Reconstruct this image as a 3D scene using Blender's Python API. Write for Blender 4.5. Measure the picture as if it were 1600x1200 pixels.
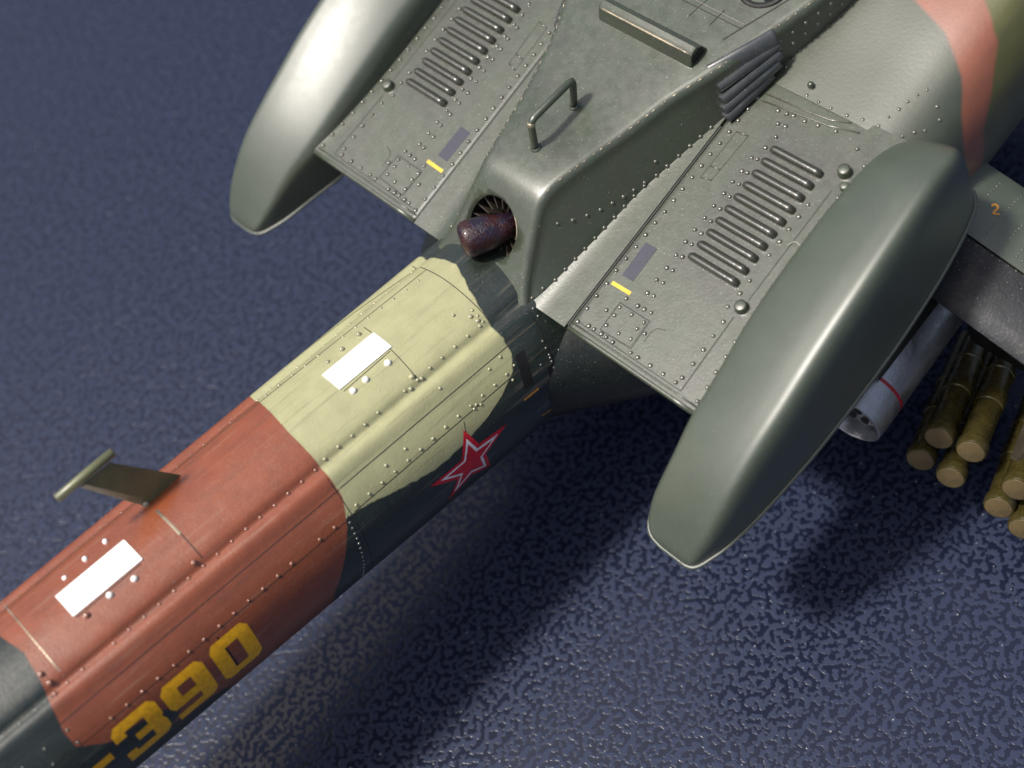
import bpy, bmesh, math, random
from mathutils import Vector, Matrix
random.seed(7)
for o in list(bpy.data.objects): bpy.data.objects.remove(o, do_unlink=True)
SC = bpy.context.scene
COL = SC.collection

# ------------------------------------------------------------------ frames
# The model is laid out in millimetres in the frame of its upper deck (x nose, y port, z deck normal);
# the model stands pitched on the board, so deck frame -> world is a turn about y.
TH = math.radians(14.0)
CT, ST = math.cos(TH), math.sin(TH)
HB = 40.0                                     # deck rear edge above the board, mm
def W(v):
    x, y, z = v
    return Vector(((x*CT - z*ST)*.001, y*.001, (x*ST + z*CT + HB)*.001))
def WD(v):
    x, y, z = v
    return Vector((x*CT - z*ST, y, x*ST + z*CT))

# ------------------------------------------------------------------ camera
RC = ((0.61056479, -0.69363204, -0.38221098), (-0.79124362, -0.51365341, -0.33180371), (0.03382571, 0.50500967, -0.86245061))
CAMD = (-15.1167, -96.8057, 144.2643)
cam = bpy.data.cameras.new('camera')
camo = bpy.data.objects.new('camera', cam); COL.objects.link(camo)
ax = WD(RC[0]); ay = -WD(RC[1]); az = -WD(RC[2])
M = Matrix(((ax.x, ay.x, az.x), (ax.y, ay.y, az.y), (ax.z, ay.z, az.z))).to_4x4()
M.translation = W(CAMD)
camo.matrix_world = M
cam.sensor_width = 36.0
cam.lens = 2200.0/1600.0*36.0
cam.clip_start = 0.005; cam.clip_end = 20.0
cam.dof.use_dof = True
cam.dof.focus_distance = 0.169
cam.dof.aperture_fstop = 18.5
SC.camera = camo

# ------------------------------------------------------------------ sky, sun, exposure
SUN = WD((-0.15, 0.19, 0.97)).normalized()
el = math.asin(SUN.z); azm = math.atan2(SUN.x, SUN.y)
world = bpy.data.worlds.new('World'); SC.world = world; world.use_nodes = True
nt = world.node_tree; nt.nodes.clear()
out = nt.nodes.new('ShaderNodeOutputWorld'); bg = nt.nodes.new('ShaderNodeBackground'); sky = nt.nodes.new('ShaderNodeTexSky')
sky.sky_type = 'NISHITA'; sky.sun_disc = False; sky.sun_elevation = el; sky.sun_rotation = azm
sky.dust_density = 6.0; sky.air_density = 1.0; sky.ozone_density = 1.0
bg.inputs['Strength'].default_value = 0.085
hs = nt.nodes.new('ShaderNodeHueSaturation'); hs.inputs['Saturation'].default_value = 0.85      # thin bright cloud: paler than a clear sky
nt.links.new(sky.outputs[0], hs.inputs['Color']); nt.links.new(hs.outputs[0], bg.inputs[0]); nt.links.new(bg.outputs[0], out.inputs[0])
sl = bpy.data.lights.new('sun', 'SUN'); sl.energy = 3.2; sl.angle = math.radians(6); sl.color = (1.0, 0.955, 0.88)
so = bpy.data.objects.new('sun', sl); COL.objects.link(so)
so.rotation_euler = SUN.to_track_quat('Z', 'Y').to_euler(); so.location = (0, 0, 1)
SC.view_settings.view_transform = 'Standard'; SC.view_settings.look = 'None'
SC.view_settings.exposure = 0.56; SC.view_settings.gamma = 1.0; SC.view_settings.use_curve_mapping = False

# ------------------------------------------------------------------ materials
class NB:
    def __init__(s, name):
        s.m = bpy.data.materials.new(name); s.m.use_nodes = True
        s.t = s.m.node_tree; s.t.nodes.clear()
        s.o = s.n('ShaderNodeOutputMaterial'); s.p = s.n('ShaderNodeBsdfPrincipled')
        s.l(s.p.outputs[0], s.o.inputs[0]); s.tc = s.n('ShaderNodeTexCoord').outputs['Object']
    def n(s, t, **k):
        d = s.t.nodes.new(t)
        for a, b in k.items(): setattr(d, a, b)
        return d
    def l(s, a, b): s.t.links.new(a, b)
    def set(s, d, i, v):
        if hasattr(v, 'is_output') or isinstance(v, bpy.types.NodeSocket): s.l(v, d.inputs[i])
        else: d.inputs[i].default_value = v
    def noise(s, scale, detail=2.0, rough=.5, vec=None):
        d = s.n('ShaderNodeTexNoise'); d.inputs['Scale'].default_value = scale; d.inputs['Detail'].default_value = detail
        d.inputs['Roughness'].default_value = rough; s.l(vec or s.tc, d.inputs['Vector']); return d.outputs[0]
    def ramp(s, v, a, b, lo=0., hi=1.):
        d = s.n('ShaderNodeMapRange', interpolation_type='SMOOTHSTEP'); s.set(d, 0, v)
        for i, q in zip((1, 2, 3, 4), (a, b, lo, hi)): s.set(d, i, q)
        return d.outputs[0]
    def math(s, op, a, b=0.):
        d = s.n('ShaderNodeMath', operation=op); s.set(d, 0, a); s.set(d, 1, b); return d.outputs[0]
    def mix(s, f, a, b):
        d = s.n('ShaderNodeMix', data_type='RGBA'); s.set(d, 0, f)
        for i, q in ((6, a), (7, b)):
            if isinstance(q, tuple): d.inputs[i].default_value = q if len(q) == 4 else q+(1.,)
            else: s.l(q, d.inputs[i])
        return d.outputs[2]
    def attr(s, name):
        d = s.n('ShaderNodeAttribute'); d.attribute_name = name; return d.outputs['Fac']
    def col(s, c):
        if isinstance(c, tuple): s.p.inputs['Base Color'].default_value = c if len(c) == 4 else c+(1.,)
        else: s.l(c, s.p.inputs['Base Color'])
    def bump(s, h, dist, strength=1.0):
        d = s.n('ShaderNodeBump'); d.inputs['Distance'].default_value = dist; d.inputs['Strength'].default_value = strength
        s.l(h, d.inputs['Height']); s.l(d.outputs[0], s.p.inputs['Normal']); return d
    def g(s, **k):
        for a, b in k.items():
            s.set(s.p, {'rough': 'Roughness', 'metal': 'Metallic', 'spec': 'Specular IOR Level', 'coat': 'Coat Weight', 'crough': 'Coat Roughness', 'ior': 'IOR'}[a], b)

def paint(name, c, c2=None,  rough=.36, peel=.5, dust=.35, coat=0.25, metal=0.0, spec=.5, grime=False, rv=1.0):
    """brushed-on model varnish: mottled tone, faint brush relief, dust specks"""
    b = NB(name)
    c2 = c2 or tuple(q*.72 for q in c)
    m = b.ramp(b.noise(260, 4, .6), .35, .68)
    base = b.mix(m, c, c2)
    fine = b.noise(4200, 1, .5)
    base = b.mix(b.ramp(b.noise(1500, 3, .6), .45, .75, 0, .35), base, tuple(q*1.25 for q in c))
    sp = b.math('MULTIPLY', b.ramp(b.noise(6800, 0), .775, .83), dust)
    base = b.mix(sp, base, (.55, .55, .5))
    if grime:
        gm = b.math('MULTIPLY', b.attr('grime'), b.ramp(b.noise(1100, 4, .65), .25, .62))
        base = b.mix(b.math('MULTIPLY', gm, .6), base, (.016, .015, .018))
    b.col(base)
    b.g(rough=b.ramp(b.noise(700, 3, .6), .3, .7, rough-.07*rv, rough+.09*rv), coat=coat, crough=b.ramp(b.noise(800, 3, .6), .3, .7, rough-.04-.06*rv, rough-.04+.06*rv), metal=metal, spec=spec)
    h = b.math('ADD', b.math('MULTIPLY', b.noise(2600, 2, .55), .7), b.math('MULTIPLY', fine, .35))
    b.bump(h, .00006*peel)
    return b.m

GREEN = (.036, .048, .028)
M_green = paint('olive_green_paint', GREEN, (.038, .044, .030), rough=.40, peel=.3, coat=.9, spec=.7)
M_deck = paint('deck_green_paint', GREEN, (.040, .044, .031), rough=.38, peel=.42, coat=.8, spec=.6, grime=True, rv=.6)
M_pod = paint('shroud_green_paint', (.046, .059, .040), (.041, .053, .036), rough=.47, peel=.12, dust=.2, coat=1.0, spec=.8, rv=.25)
M_rivet = paint('rivet_paint', (.085, .083, .062), rough=.26, peel=.1, dust=0, coat=1.0, spec=.9)
M_louv = paint('louvre_paint', (.034, .035, .024), (.024, .025, .018), rough=.32, peel=.5, coat=1.0, dust=.25, spec=.9)
M_dark = paint('dark_green_paint', (.007, .010, .008), rough=.42, peel=.5, dust=.25)
M_flap = paint('blue_black_paint', (.012, .014, .020), (.008, .009, .012), rough=.48, peel=.7, dust=.3, coat=.1, spec=.3)
M_black = paint('matt_black', (.006, .006, .006), rough=.6, peel=.5, dust=0, coat=0)  # plain matt black for the hole liner, openings and stencil patches
M_steel = paint('dark_slat_paint', (.048, .053, .055), (.034, .038, .042), rough=.38, peel=.4, coat=.7)
M_silver = paint('silver_paint', (.50, .50, .52), (.40, .40, .43), rough=.36, peel=.7, dust=.1, coat=0, metal=.85)
M_brass = paint('olive_brass_paint', (.062, .050, .013), (.030, .024, .008), rough=.27, peel=.5, dust=.15, metal=.25)
M_brassend = paint('tan_cap_paint', (.115, .082, .034), (.07, .05, .021), rough=.5, peel=.8, dust=.1)
M_aer = paint('aerial_olive_paint', (.12, .125, .062), (.09, .095, .05), rough=.4, peel=.3, coat=.5)
M_vane = paint('brown_vane_paint', (.05, .04, .032), (.03, .024, .02), rough=.35, peel=.3, dust=0, coat=.5)
M_white = paint('gloss_white', (.86, .86, .84), (.84, .83, .80), rough=.28, peel=.3, dust=0, coat=.5)  # even gloss white on the boom plates and some of the bolts
M_rust = None
def rust():
    b = NB('burnt_exhaust_paint')
    m = b.ramp(b.noise(420, 4, .65), .40, .62)
    c = b.mix(m, (.030, .006, .005), (.012, .008, .020))
    c = b.mix(b.ramp(b.noise(1700, 4, .7), .55, .75, 0, .8), c, (.07, .02, .01))
    b.col(c); b.g(rough=b.ramp(b.noise(900, 3), .3, .7, .26, .42), coat=.4, crough=.12, spec=.4)
    b.bump(b.noise(1500, 4, .7), .00022)
    return b.m
M_rust = rust()
def flat(name, c, rough=.45, coat=.2):
    b = NB(name); b.col(b.mix(b.ramp(b.noise(1800, 3, .6), .35, .7), c, tuple(q*.75 for q in c))); b.g(rough=rough, coat=coat, crough=.25)
    return b.m
M_line = flat('panel_line_wash', (.012, .013, .012), .6, 0)
M_linecream = flat('panel_line_wash_tan', (.055, .05, .032), .6, 0)
M_yellow = flat('yellow_decal', (.72, .47, .03))
M_navy = flat('dark_blue_decal', (.022, .024, .045))
M_orange = flat('orange_decal', (.55, .25, .04))
M_red = flat('red_decal', (.62, .014, .03), .35, .4)
M_starwhite = flat('white_decal', (.78, .76, .80), .4)
M_digit = flat('amber_decal', (.86, .43, .010), .36, .3)
M_redband = flat('crimson_band', (.45, .015, .03))
M_bare = paint('worn_bare_edge', (.45, .38, .27), (.20, .18, .14), rough=.35, metal=.6, dust=0)
M_rubber = flat('black_rubber', (.012, .012, .012), .7, 0)

def boom_mat():
    b = NB('boom_camouflage_paint')
    mott = b.noise(330, 4, .6); fine = b.noise(1900, 3, .6)
    edge = b.math('MULTIPLY', b.math('SUBTRACT', b.noise(900, 3), .5), .55)
    cream = b.mix(b.ramp(mott, .35, .7), (.355, .350, .185), (.31, .305, .16))
    cream = b.mix(b.ramp(fine, .5, .78, 0, .35), cream, (.30, .27, .17))
    red = b.mix(b.ramp(mott, .3, .7), (.225, .052, .014), (.185, .042, .012))
    red = b.mix(b.ramp(fine, .5, .8, 0, .3), red, (.22, .065, .032))
    dark = b.mix(b.ramp(mott, .3, .7), (.006, .012, .008), (.010, .017, .012))
    fc = b.ramp(b.math('ADD', b.attr('cream'), edge), -.14, .14)
    fr = b.ramp(b.math('ADD', b.attr('red'), b.math('MULTIPLY', edge, .25)), -.09, .09)
    c = b.mix(fc, dark, cream); c = b.mix(fr, c, red)
    cv = b.n('ShaderNodeCombineXYZ'); b.l(b.attr('along'), cv.inputs[0]); b.l(b.attr('girth'), cv.inputs[1])
    mp = b.n('ShaderNodeMapping'); mp.inputs['Scale'].default_value = (.07, 1.1, 1); b.l(cv.outputs[0], mp.inputs['Vector'])
    stk = b.noise(1.0, 4, .6, mp.outputs[0])
    c = b.mix(b.ramp(stk, .52, .80, 0, .45), c, (.035, .028, .018))
    c = b.mix(b.ramp(stk, .46, .22, 0, .22), c, (.40, .33, .24))
    sp = b.math('MULTIPLY', b.ramp(b.noise(6800, 0), .785, .83), .3)
    c = b.mix(sp, c, (.5, .5, .45))
    b.col(c)
    b.g(rough=b.ramp(b.noise(700, 3, .6), .3, .7, .34, .46), coat=1.0, crough=.34, spec=.7)
    b.bump(b.math('ADD', b.math('MULTIPLY', b.noise(2600, 2), .8), b.math('MULTIPLY', b.noise(4200, 1), .4)), .000035)
    return b.m
M_boom = boom_mat()
def nac_mat():
    b = NB('nacelle_camouflage_paint')
    mott = b.noise(330, 4, .6)
    g = b.mix(b.ramp(mott, .35, .7), (.048, .056, .036), (.042, .050, .033))
    og = b.mix(b.ramp(mott, .3, .7), (.085, .085, .022), (.07, .07, .018))
    r = b.mix(b.ramp(mott, .3, .7), (.235, .078, .042), (.195, .064, .034))
    c = b.mix(b.ramp(b.attr('fwd'), -.7, .7), g, og)
    c = b.mix(b.ramp(b.attr('red'), -.4, .4), c, r)
    b.col(c); b.g(rough=.45, coat=1.0, crough=.36, spec=.8)
    b.bump(b.noise(2600, 2), .00002)
    return b.m
M_nac = nac_mat()

def board_mat():
    b = NB('navy_grained_plastic')
    n1 = b.noise(1240, 0.9, .5)
    ridge = b.ramp(n1, .46, .54)
    big = b.noise(14, 3, .6)
    c = b.mix(ridge, (.0075, .0105, .0255), (.0180, .0255, .0545))
    c = b.mix(b.math('MULTIPLY', b.ramp(big, .35, .7, 0, .5), ridge), c, (.018, .026, .060))
    sp = b.ramp(b.noise(2300, 0), .82, .86, 0, .6)
    c = b.mix(sp, c, (.35, .36, .38))
    b.col(c)
    b.g(rough=b.ramp(ridge, 0, 1, .20, .60), spec=b.ramp(ridge, 0, 1, .50, .20))
    h = b.math('ADD', ridge, b.math('MULTIPLY', b.noise(3500, 2), .2))
    b.bump(h, .000018)
    return b.m
M_board = board_mat()

# ------------------------------------------------------------------ mesh helpers
def obj(name, V, F, mat, parent=None, smooth=True, sharp=None, attrs=None, origin=None, raw=False):
    """V in deck-frame mm (raw: world metres)"""
    me = bpy.data.meshes.new(name)
    P = [Vector(v) for v in V] if raw else [W(v) for v in V]
    og = Vector((0, 0, 0))
    if origin is not None: og = W(origin)
    me.from_pydata([p-og for p in P], [], F)
    me.update()
    if smooth:
        me.polygons.foreach_set('use_smooth', [True]*len(me.polygons))
        if sharp is not None:
            bm = bmesh.new(); bm.from_mesh(me)
            bmesh.ops.recalc_face_normals(bm, faces=bm.faces)
            a = math.radians(sharp)
            for e in bm.edges:
                if len(e.link_faces) == 2 and e.calc_face_angle(0) > a: e.smooth = False
            bm.to_mesh(me); bm.free()
    if attrs:
        for k, vals in attrs.items():
            at_ = me.attributes.new(k, 'FLOAT', 'POINT'); at_.data.foreach_set('value', vals)
    me.materials.append(mat)
    o = bpy.data.objects.new(name, me); COL.objects.link(o); o.location = og
    if parent: o.parent = parent
    return o
def tag(o, label, cat=None, kind=None, group=None):
    if label: o['label'] = label
    if cat: o['category'] = cat
    if kind: o['kind'] = kind
    if group: o['group'] = group
    return o
def grid(rows, closed=False, cap0=False, cap1=False):
    V = [p for r in rows for p in r]; n = len(rows[0]); F = []
    m = n if closed else n-1
    for i in range(len(rows)-1):
        for j in range(m):
            a = i*n+j; b = i*n+(j+1) % n
            F.append((a, b, b+n, a+n))
    if cap0: F.append(tuple(range(n))[::-1])
    if cap1: F.append(tuple((len(rows)-1)*n+j for j in range(n)))
    return V, F
class MB:
    def __init__(s): s.V = []; s.F = []
    def add(s, V, F):
        k = len(s.V); s.V += [tuple(v) for v in V]; s.F += [tuple(i+k for i in f) for f in F]; return s
def frame(d):
    d = Vector(d).normalized(); a = Vector((0, 0, 1)) if abs(d.z) < .9 else Vector((1, 0, 0))
    u = d.cross(a).normalized(); return d, u, d.cross(u)
def tube(path, r, n=10, caps=True):
    """path points; r scalar or list; round caps by shrinking rings"""
    P = [Vector(p) for p in path]; R = list(r) if isinstance(r, (list, tuple)) else [r]*len(P)
    rows = []; u0 = None
    for i, p in enumerate(P):
        d = (P[min(i+1, len(P)-1)]-P[max(i-1, 0)]).normalized()
        if u0 is None: _, u0, _ = frame(d)
        u = (u0-d*u0.dot(d)).normalized(); v = d.cross(u); u0 = u
        rows.append([tuple(p+R[i]*(u*math.cos(2*math.pi*k/n)+v*math.sin(2*math.pi*k/n))) for k in range(n)])
    return grid(rows, True, caps, caps)
def lathe(o, d, prof, n=24, caps=True):
    """prof: list of (dist along d, radius)"""
    o = Vector(o); d, u, v = frame(d)
    rows = [[tuple(o+d*t+r*(u*math.cos(2*math.pi*k/n)+v*math.sin(2*math.pi*k/n))) for k in range(n)] for t, r in prof]
    return grid(rows, True, caps, caps)
def dome(c, nrm, r, h, n=8):
    c = Vector(c); d, u, v = frame(nrm); V = []; F = []
    prof = ((1.0, -.25), (1.0, .25), (.78, .72), (.42, .95))
    for q, t in prof:
        V += [tuple(c+d*(h*t)+r*q*(u*math.cos(2*math.pi*k/n)+v*math.sin(2*math.pi*k/n))) for k in range(n)]
    for i in range(len(prof)-1):
        for k in range(n): F.append((i*n+k, i*n+(k+1) % n, (i+1)*n+(k+1) % n, (i+1)*n+k))
    F.append(tuple(3*n+k for k in range(n)))
    return V, F
def box(a, b):
    (x0, y0, z0), (x1, y1, z1) = a, b
    V = [(x0, y0, z0), (x1, y0, z0), (x1, y1, z0), (x0, y1, z0), (x0, y0, z1), (x1, y0, z1), (x1, y1, z1), (x0, y1, z1)]
    return V, [(0, 3, 2, 1), (4, 5, 6, 7), (0, 1, 5, 4), (1, 2, 6, 5), (2, 3, 7, 6), (3, 0, 4, 7)]
def bevel(o, w, seg=2, ang=30):
    m = o.modifiers.new('bevel', 'BEVEL'); m.width = w*.001; m.segments = seg; m.limit_method = 'ANGLE'; m.angle_limit = math.radians(ang)
    return o
def interp(x, T):
    if x <= T[0][0]: return T[0][1]
    for (a, p), (b, q) in zip(T, T[1:]):
        if x <= b: return p+(q-p)*(x-a)/(b-a)
    return T[-1][1]
def sinterp(x, T):
    """smooth (Catmull-Rom style) interpolation of a table"""
    if x <= T[0][0]: return T[0][1]
    if x >= T[-1][0]: return T[-1][1]
    for i in range(len(T)-1):
        if x <= T[i+1][0]:
            a, p = T[i]; b, q = T[i+1]; h = b-a; t = (x-a)/h
            m0 = (q-T[i-1][1])/(b-T[i-1][0]) if i > 0 else (q-p)/h
            m1 = (T[i+2][1]-p)/(T[i+2][0]-a) if i+2 < len(T) else (q-p)/h
            return (2*t**3-3*t*t+1)*p+(t**3-2*t*t+t)*h*m0+(-2*t**3+3*t*t)*q+(t**3-t*t)*h*m1
def frange(a, b, n): return [a+(b-a)*i/n for i in range(n+1)]

# ------------------------------------------------------------------ the board
bd = obj('tabletop', *box((-.75, -.75, -.02), (.75, .75, 0)), M_board, None, smooth=False, raw=True)
tag(bd, None, None, 'structure')

# ------------------------------------------------------------------ the model
HELI = bpy.data.objects.new('helicopter_model', None); COL.objects.link(HELI); HELI.empty_display_size = .02
tag(HELI, 'plastic scale model of a camouflaged military helicopter seen from above its tail', 'model helicopter')

# ---- tail boom: a long cone rising towards the tail, with a raised shaft cover along its top
BSL = -.40350588; BN = math.hypot(1, BSL)
BA = Vector((1/BN, 0, BSL/BN)); BU = Vector((-BA.z, 0, BA.x)); BW = Vector((0, -1, 0)); B0 = Vector((0, 0, -10.98784))
def brad(s, ph=0.):
    r = 13.4967+.02234681*s/BN
    q = abs(ph); d = 0
    for c, wd, h in ((32.5, 2.6, -.40), (39, 4.8, .26), (25, 5, .06)):
        d += h*math.exp(-((q-c)/wd)**2)
    return r+d
def bs(s, ph, off=0.):
    p = math.radians(ph)
    return B0+BA*s+(brad(s, ph)+off)*(BU*math.cos(p)+BW*math.sin(p))
def bn(s, ph):
    p = math.radians(ph); return (BU*math.cos(p)+BW*math.sin(p))
NPH = 300
TS = frange(-112, 5, 210)
rows = []; cr = []; rd = []
FRONT = [(-180, -9), (-60, -8.5), (-27, -8), (-8, -7.4), (10, -9.2), (28, -10.4), (50, -10.5), (58, -11.6), (65, -14.4), (70, -17.6), (72.5, -20.4), (74, -23), (80, -33), (90, -60), (180, -60)]
LOW = [(-60, 60), (-37, 61.5), (-33, 66), (-29, 71), (-26, 74), (-22, 74.7), (-19, 72.6), (-14, 72), (-8, 70), (0, 60)]
RF = [(-180, -36), (-40, -36), (-23, -36.2), (6, -36.9), (33, -37), (51, -37.2), (66, -38.8), (78, -40.4), (100, -43.5), (180, -47)]
RA = [(-180, -75), (-60, -75), (-9, -74), (7, -73.3), (26, -73.9), (38, -74.7), (52, -75.4), (62, -75.4), (74, -72.5), (75, -70.5), (78, -67), (88, -64.5), (96, -66.5), (104, -60), (180, -50)]
for s in TS:
    row = []
    for k in range(NPH):
        ph = -180+360*k/NPH
        row.append(tuple(bs(s, ph)))
        c = min(interp(ph, FRONT)-s, (interp(s, LOW)-ph)*.235)
        if ph < -75: c = min(c, (ph+105)*.2)
        c = min(c, s+52)
        cr.append(c)
        rd.append(min(interp(ph, RF)-s, s-interp(ph, RA)))
    rows.append(row)
BOOM = obj('tail_boom', *grid(rows, True, True, True), M_boom, HELI, attrs={'cream': cr, 'red': rd, 'along': [s for s in TS for k in range(NPH)], 'girth': [(-180+360*k/NPH)*.235 for s in TS for k in range(NPH)]})
tag(BOOM, 'cream, red-brown and dark green camouflaged tail boom')

def ribbon(parent, pts, nrms, w, mat=M_line, name='panel_line', off=.012):
    P = [Vector(p) for p in pts]; V = []; F = []
    for i, p in enumerate(P):
        d = (P[min(i+1, len(P)-1)]-P[max(i-1, 0)]).normalized(); n = Vector(nrms[i]).normalized(); sd = d.cross(n).normalized()
        V += [tuple(p+n*off-sd*w/2), tuple(p+n*(off+.012)), tuple(p+n*off+sd*w/2)]
    for i in range(len(P)-1):
        for j in (0, 1): F.append((3*i+j, 3*i+j+1, 3*i+4+j, 3*i+3+j))
    return obj(name, V, F, mat, parent, smooth=False)
def bline(s0, p0, s1, p1, w=.13, mat=M_line, n=24):
    q = [(s0+(s1-s0)*t, p0+(p1-p0)*t) for t in frange(0, 1, n)]
    return ribbon(BOOM, [bs(*a) for a in q], [bn(*a) for a in q], w, mat)
# lengthwise seams
bline(-36.9, 46.6, -5.8, 45.6, mat=M_linecream); bline(-100, 47.6, -37, 46.8, w=.11)
bline(-37, 61.5, -6, 59.8, mat=M_linecream); bline(-100, 63.8, -37, 62.8, w=.10)
bline(-100, -34, -10, -20.5, mat=M_linecream, w=.14); bline(-100, -47, -6, -46); bline(-30, -40, -10, -33, mat=M_linecream)
# seams round the boom
bline(-9.9, -45, -10.2, 31, mat=M_linecream); bline(-21.1, -16, -21.7, 31, mat=M_linecream, w=.12)
bline(-37.3, 36, -37.9, 110, w=.10); bline(-5.6, 40, -7, 104, w=.14); bline(-8.8, 60.7, -6, 61.3, w=.14)
bline(-20.2, 62, -20.8, 70, w=.11, mat=M_linecream); bline(-57.4, 66, -57.2, 101, w=.22); bline(-71.7, -40, -71.8, 30, w=.16, mat=M_bare)
bline(-53.3, 12, -53.35, 29, w=.14); bline(-29.0, 9.0, -21.6, 8.2, w=.12, mat=M_linecream); bline(-67, 11, -58.5, 10.8, w=.12)
ribbon(BOOM, [bs(-53.4, p) for p in frange(-9, 12, 12)], [bn(-53.4, p) for p in frange(-9, 12, 12)], .34, M_bare, 'worn_seam', .03)

def rivets(parent, pts, r=.21, h=.15, mat=M_rivet, name='rivet_rows', label=None):
    mb = MB()
    for p, n in pts:
        q = r*random.uniform(.86, 1.12); mb.add(*dome(p, n, q, h*random.uniform(.8, 1.1), 7))
    o = obj(name, mb.V, mb.F, mat, parent); o['kind'] = 'stuff'
    return o
def brow(s0, s1, p0, p1, step, jit=.05):
    n = int(abs(s1-s0)/step); L = []
    for i in range(n+1):
        t = i/max(n, 1)
        if random.random() < .05: continue
        s = s0+(s1-s0)*t+random.uniform(-jit, jit); p = p0+(p1-p0)*t+random.uniform(-.25, .25)
        L.append((bs(s, p), bn(s, p)))
    return L
def bring(s0, s1, p0, p1, n):
    return [(bs(s0+(s1-s0)*t, p0+(p1-p0)*t), bn(0, p0+(p1-p0)*t)) for t in frange(0, 1, n)]
M_rcream = paint('cream_rivet_paint', (.34, .33, .20), rough=.27, peel=.1, dust=0, coat=1, spec=.9)
M_rred = paint('red_rivet_paint', (.25, .10, .06), rough=.26, peel=.1, dust=0, coat=1, spec=.9)
M_rdark = paint('dark_rivet_paint', (.09, .095, .08), rough=.26, peel=.1, dust=0, coat=1, spec=.9)
rivets(BOOM, brow(-11.5, -36, 28.6, 30, 2.02) + brow(-12.5, -36.5, 57.2, 59.2, 1.98) + brow(-11, -36, -30, -30, 2.0) + brow(-12, -35, -17, -26, 1.9) +
       bring(-10.9, -10.9, 20, 28, 2) + [(bs(*a), bn(*a)) for a in ((-17.3, 61), (-17.8, 59.3), (-18.3, 60.5), (-12, 47.8), (-14, 49), (-20.4, 40), (-11.1, 56), (-12.2, 62), (-31, 53), (-28, 52.8))], .21, .16, M_rcream)
rivets(BOOM, brow(-37.6, -72, 31.3, 33.9, 2.0) + brow(-40, -71, 60.9, 62.6, 1.95) + brow(-40, -72, -31, -31, 2.0), .23, .17, M_rred)
rivets(BOOM, brow(-74, -100, 34, 35, 2.0) + brow(-75, -100, 52, 53, 2.6) + bring(-38.1, -39.3, 61, 112, 14) + bring(-6.3, -7.1, 56, 102, 11) + bring(-5, -5, 30, 44, 3) +
       brow(-8, -5, 66, 66, 1.4) + brow(-75, -100, 61, 62, 3), .18, .13, M_rdark)
# single bolts that stand out
for s, p, m, r in ((-66.2, 13.5, M_rred, .40), (-63.1, 13.1, M_white, .40), (-60.1, 14.8, M_white, .40), (-65.3, -14.1, M_white, .30), (-62.4, -15, M_white, .33), (-59.6, -15.5, M_white, .33),
                   (-28.2, 12.2, M_white, .42), (-26.2, 11.9, M_white, .42), (-22.9, 12.6, M_white, .45), (-27.4, -12.9, M_rcream, .30), (-25.1, -13.2, M_rcream, .36), (-22.3, -13.8, M_rcream, .34),
                   (-54.35, 28.1, M_rred, .33), (-22.0, 26.4, M_rcream, .35), (-21.2, 30.2, M_rcream, .26), (-23, 30.6, M_rcream, .26), (-73.4, 22, M_rred, .34), (-73.3, 28, M_rred, .36), (-73.6, 34, M_rred, .3),
                   (-13, 15.5, M_rcream, .22), (-11.6, 22, M_rcream, .3), (-11.3, 26, M_rcream, .3)):
    obj('bolt', *dome(bs(s, p), bn(s, p), r, .42 if r > .3 else .25, 12), m, BOOM)
# white plates on top of the boom
def plate(s0, s1, p0, p1, th, mat, name='access_plate', nn=10):
    rows = []
    for t in frange(0, 1, nn):
        p = p0+(p1-p0)*t
        rows.append([tuple(bs(s, p, o_)) for s, o_ in ((s0, -.1), (s0, th), (s1, th), (s1, -.1))])
    V, F = grid(rows); n = len(rows)
    F.append(tuple(range(4))); F.append(tuple((n-1)*4+j for j in range(4))[::-1])
    o = obj(name, V, F, mat, BOOM, smooth=True, sharp=30); return o
tag(plate(-29.2, -21.1, -7.5, 7.0, .16, M_white), 'bright white plate on the cream band')
tag(plate(-67.3, -58.1, -7.2, 9.6, .16, M_white), 'bright white plate on the red-brown band')

# ---- decals on the boom: polygons laid on the curved skin
def decal(parent, poly, mat, name, off, fmap, fn, cell=.45):
    bm = bmesh.new()
    vs = [bm.verts.new((x, y, 0)) for x, y in poly]
    f = bm.faces.new(vs); bmesh.ops.triangulate(bm, faces=[f])
    for _ in range(3):
        es = [e for e in bm.edges if e.calc_length() > cell]
        if not es: break
        bmesh.ops.subdivide_edges(bm, edges=es, cuts=1); bmesh.ops.triangulate(bm, faces=bm.faces[:])
    bm.verts.index_update()
    V = [tuple(fmap(v.co.x, v.co.y, off)) for v in bm.verts]; F = [tuple(v.index for v in f.verts) for f in bm.faces]
    me_n = fn(*poly[0])
    bm.free()
    o = obj(name, V, F, mat, parent, smooth=True)
    me = o.data
    if me.polygons[0].normal.dot(WD(me_n)) < 0: me.flip_normals()
    return o
DPM = 4.25   # degrees per mm of girth
bmap = lambda x, y, off: bs(x, y*DPM, off)
bfn = lambda x, y: bn(x, y*DPM)
def shrink(poly, f, c):
    return [(c[0]+(x-c[0])*f, c[1]+(y-c[1])*f) for x, y in poly]
STAR = [(-20.8, 65.9), (-19.75, 79.9), (-15.4, 82.0), (-19.3, 90.5), (-18.8, 106.8), (-21.95, 98.5), (-25.8, 105.6), (-24.0, 91.6), (-27.7, 81.1), (-22.7, 81.0)]
STAR = [(s, p/DPM) for s, p in STAR]
cst = (sum(p[0] for p in STAR)/10, sum(p[1] for p in STAR)/10)
st = decal(BOOM, STAR, M_red, 'star_emblem', .03, bmap, bfn); tag(st, 'red five-pointed star with a pale inner outline')
decal(st, shrink(STAR, .76, cst), M_starwhite, 'star_outline', .042, bmap, bfn)
decal(st, shrink(STAR, .60, cst), M_red, 'star_centre', .054, bmap, bfn)
def rect(x0, y0, x1, y1): return [(x0, y0), (x1, y0), (x1, y1), (x0, y1)]
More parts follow.
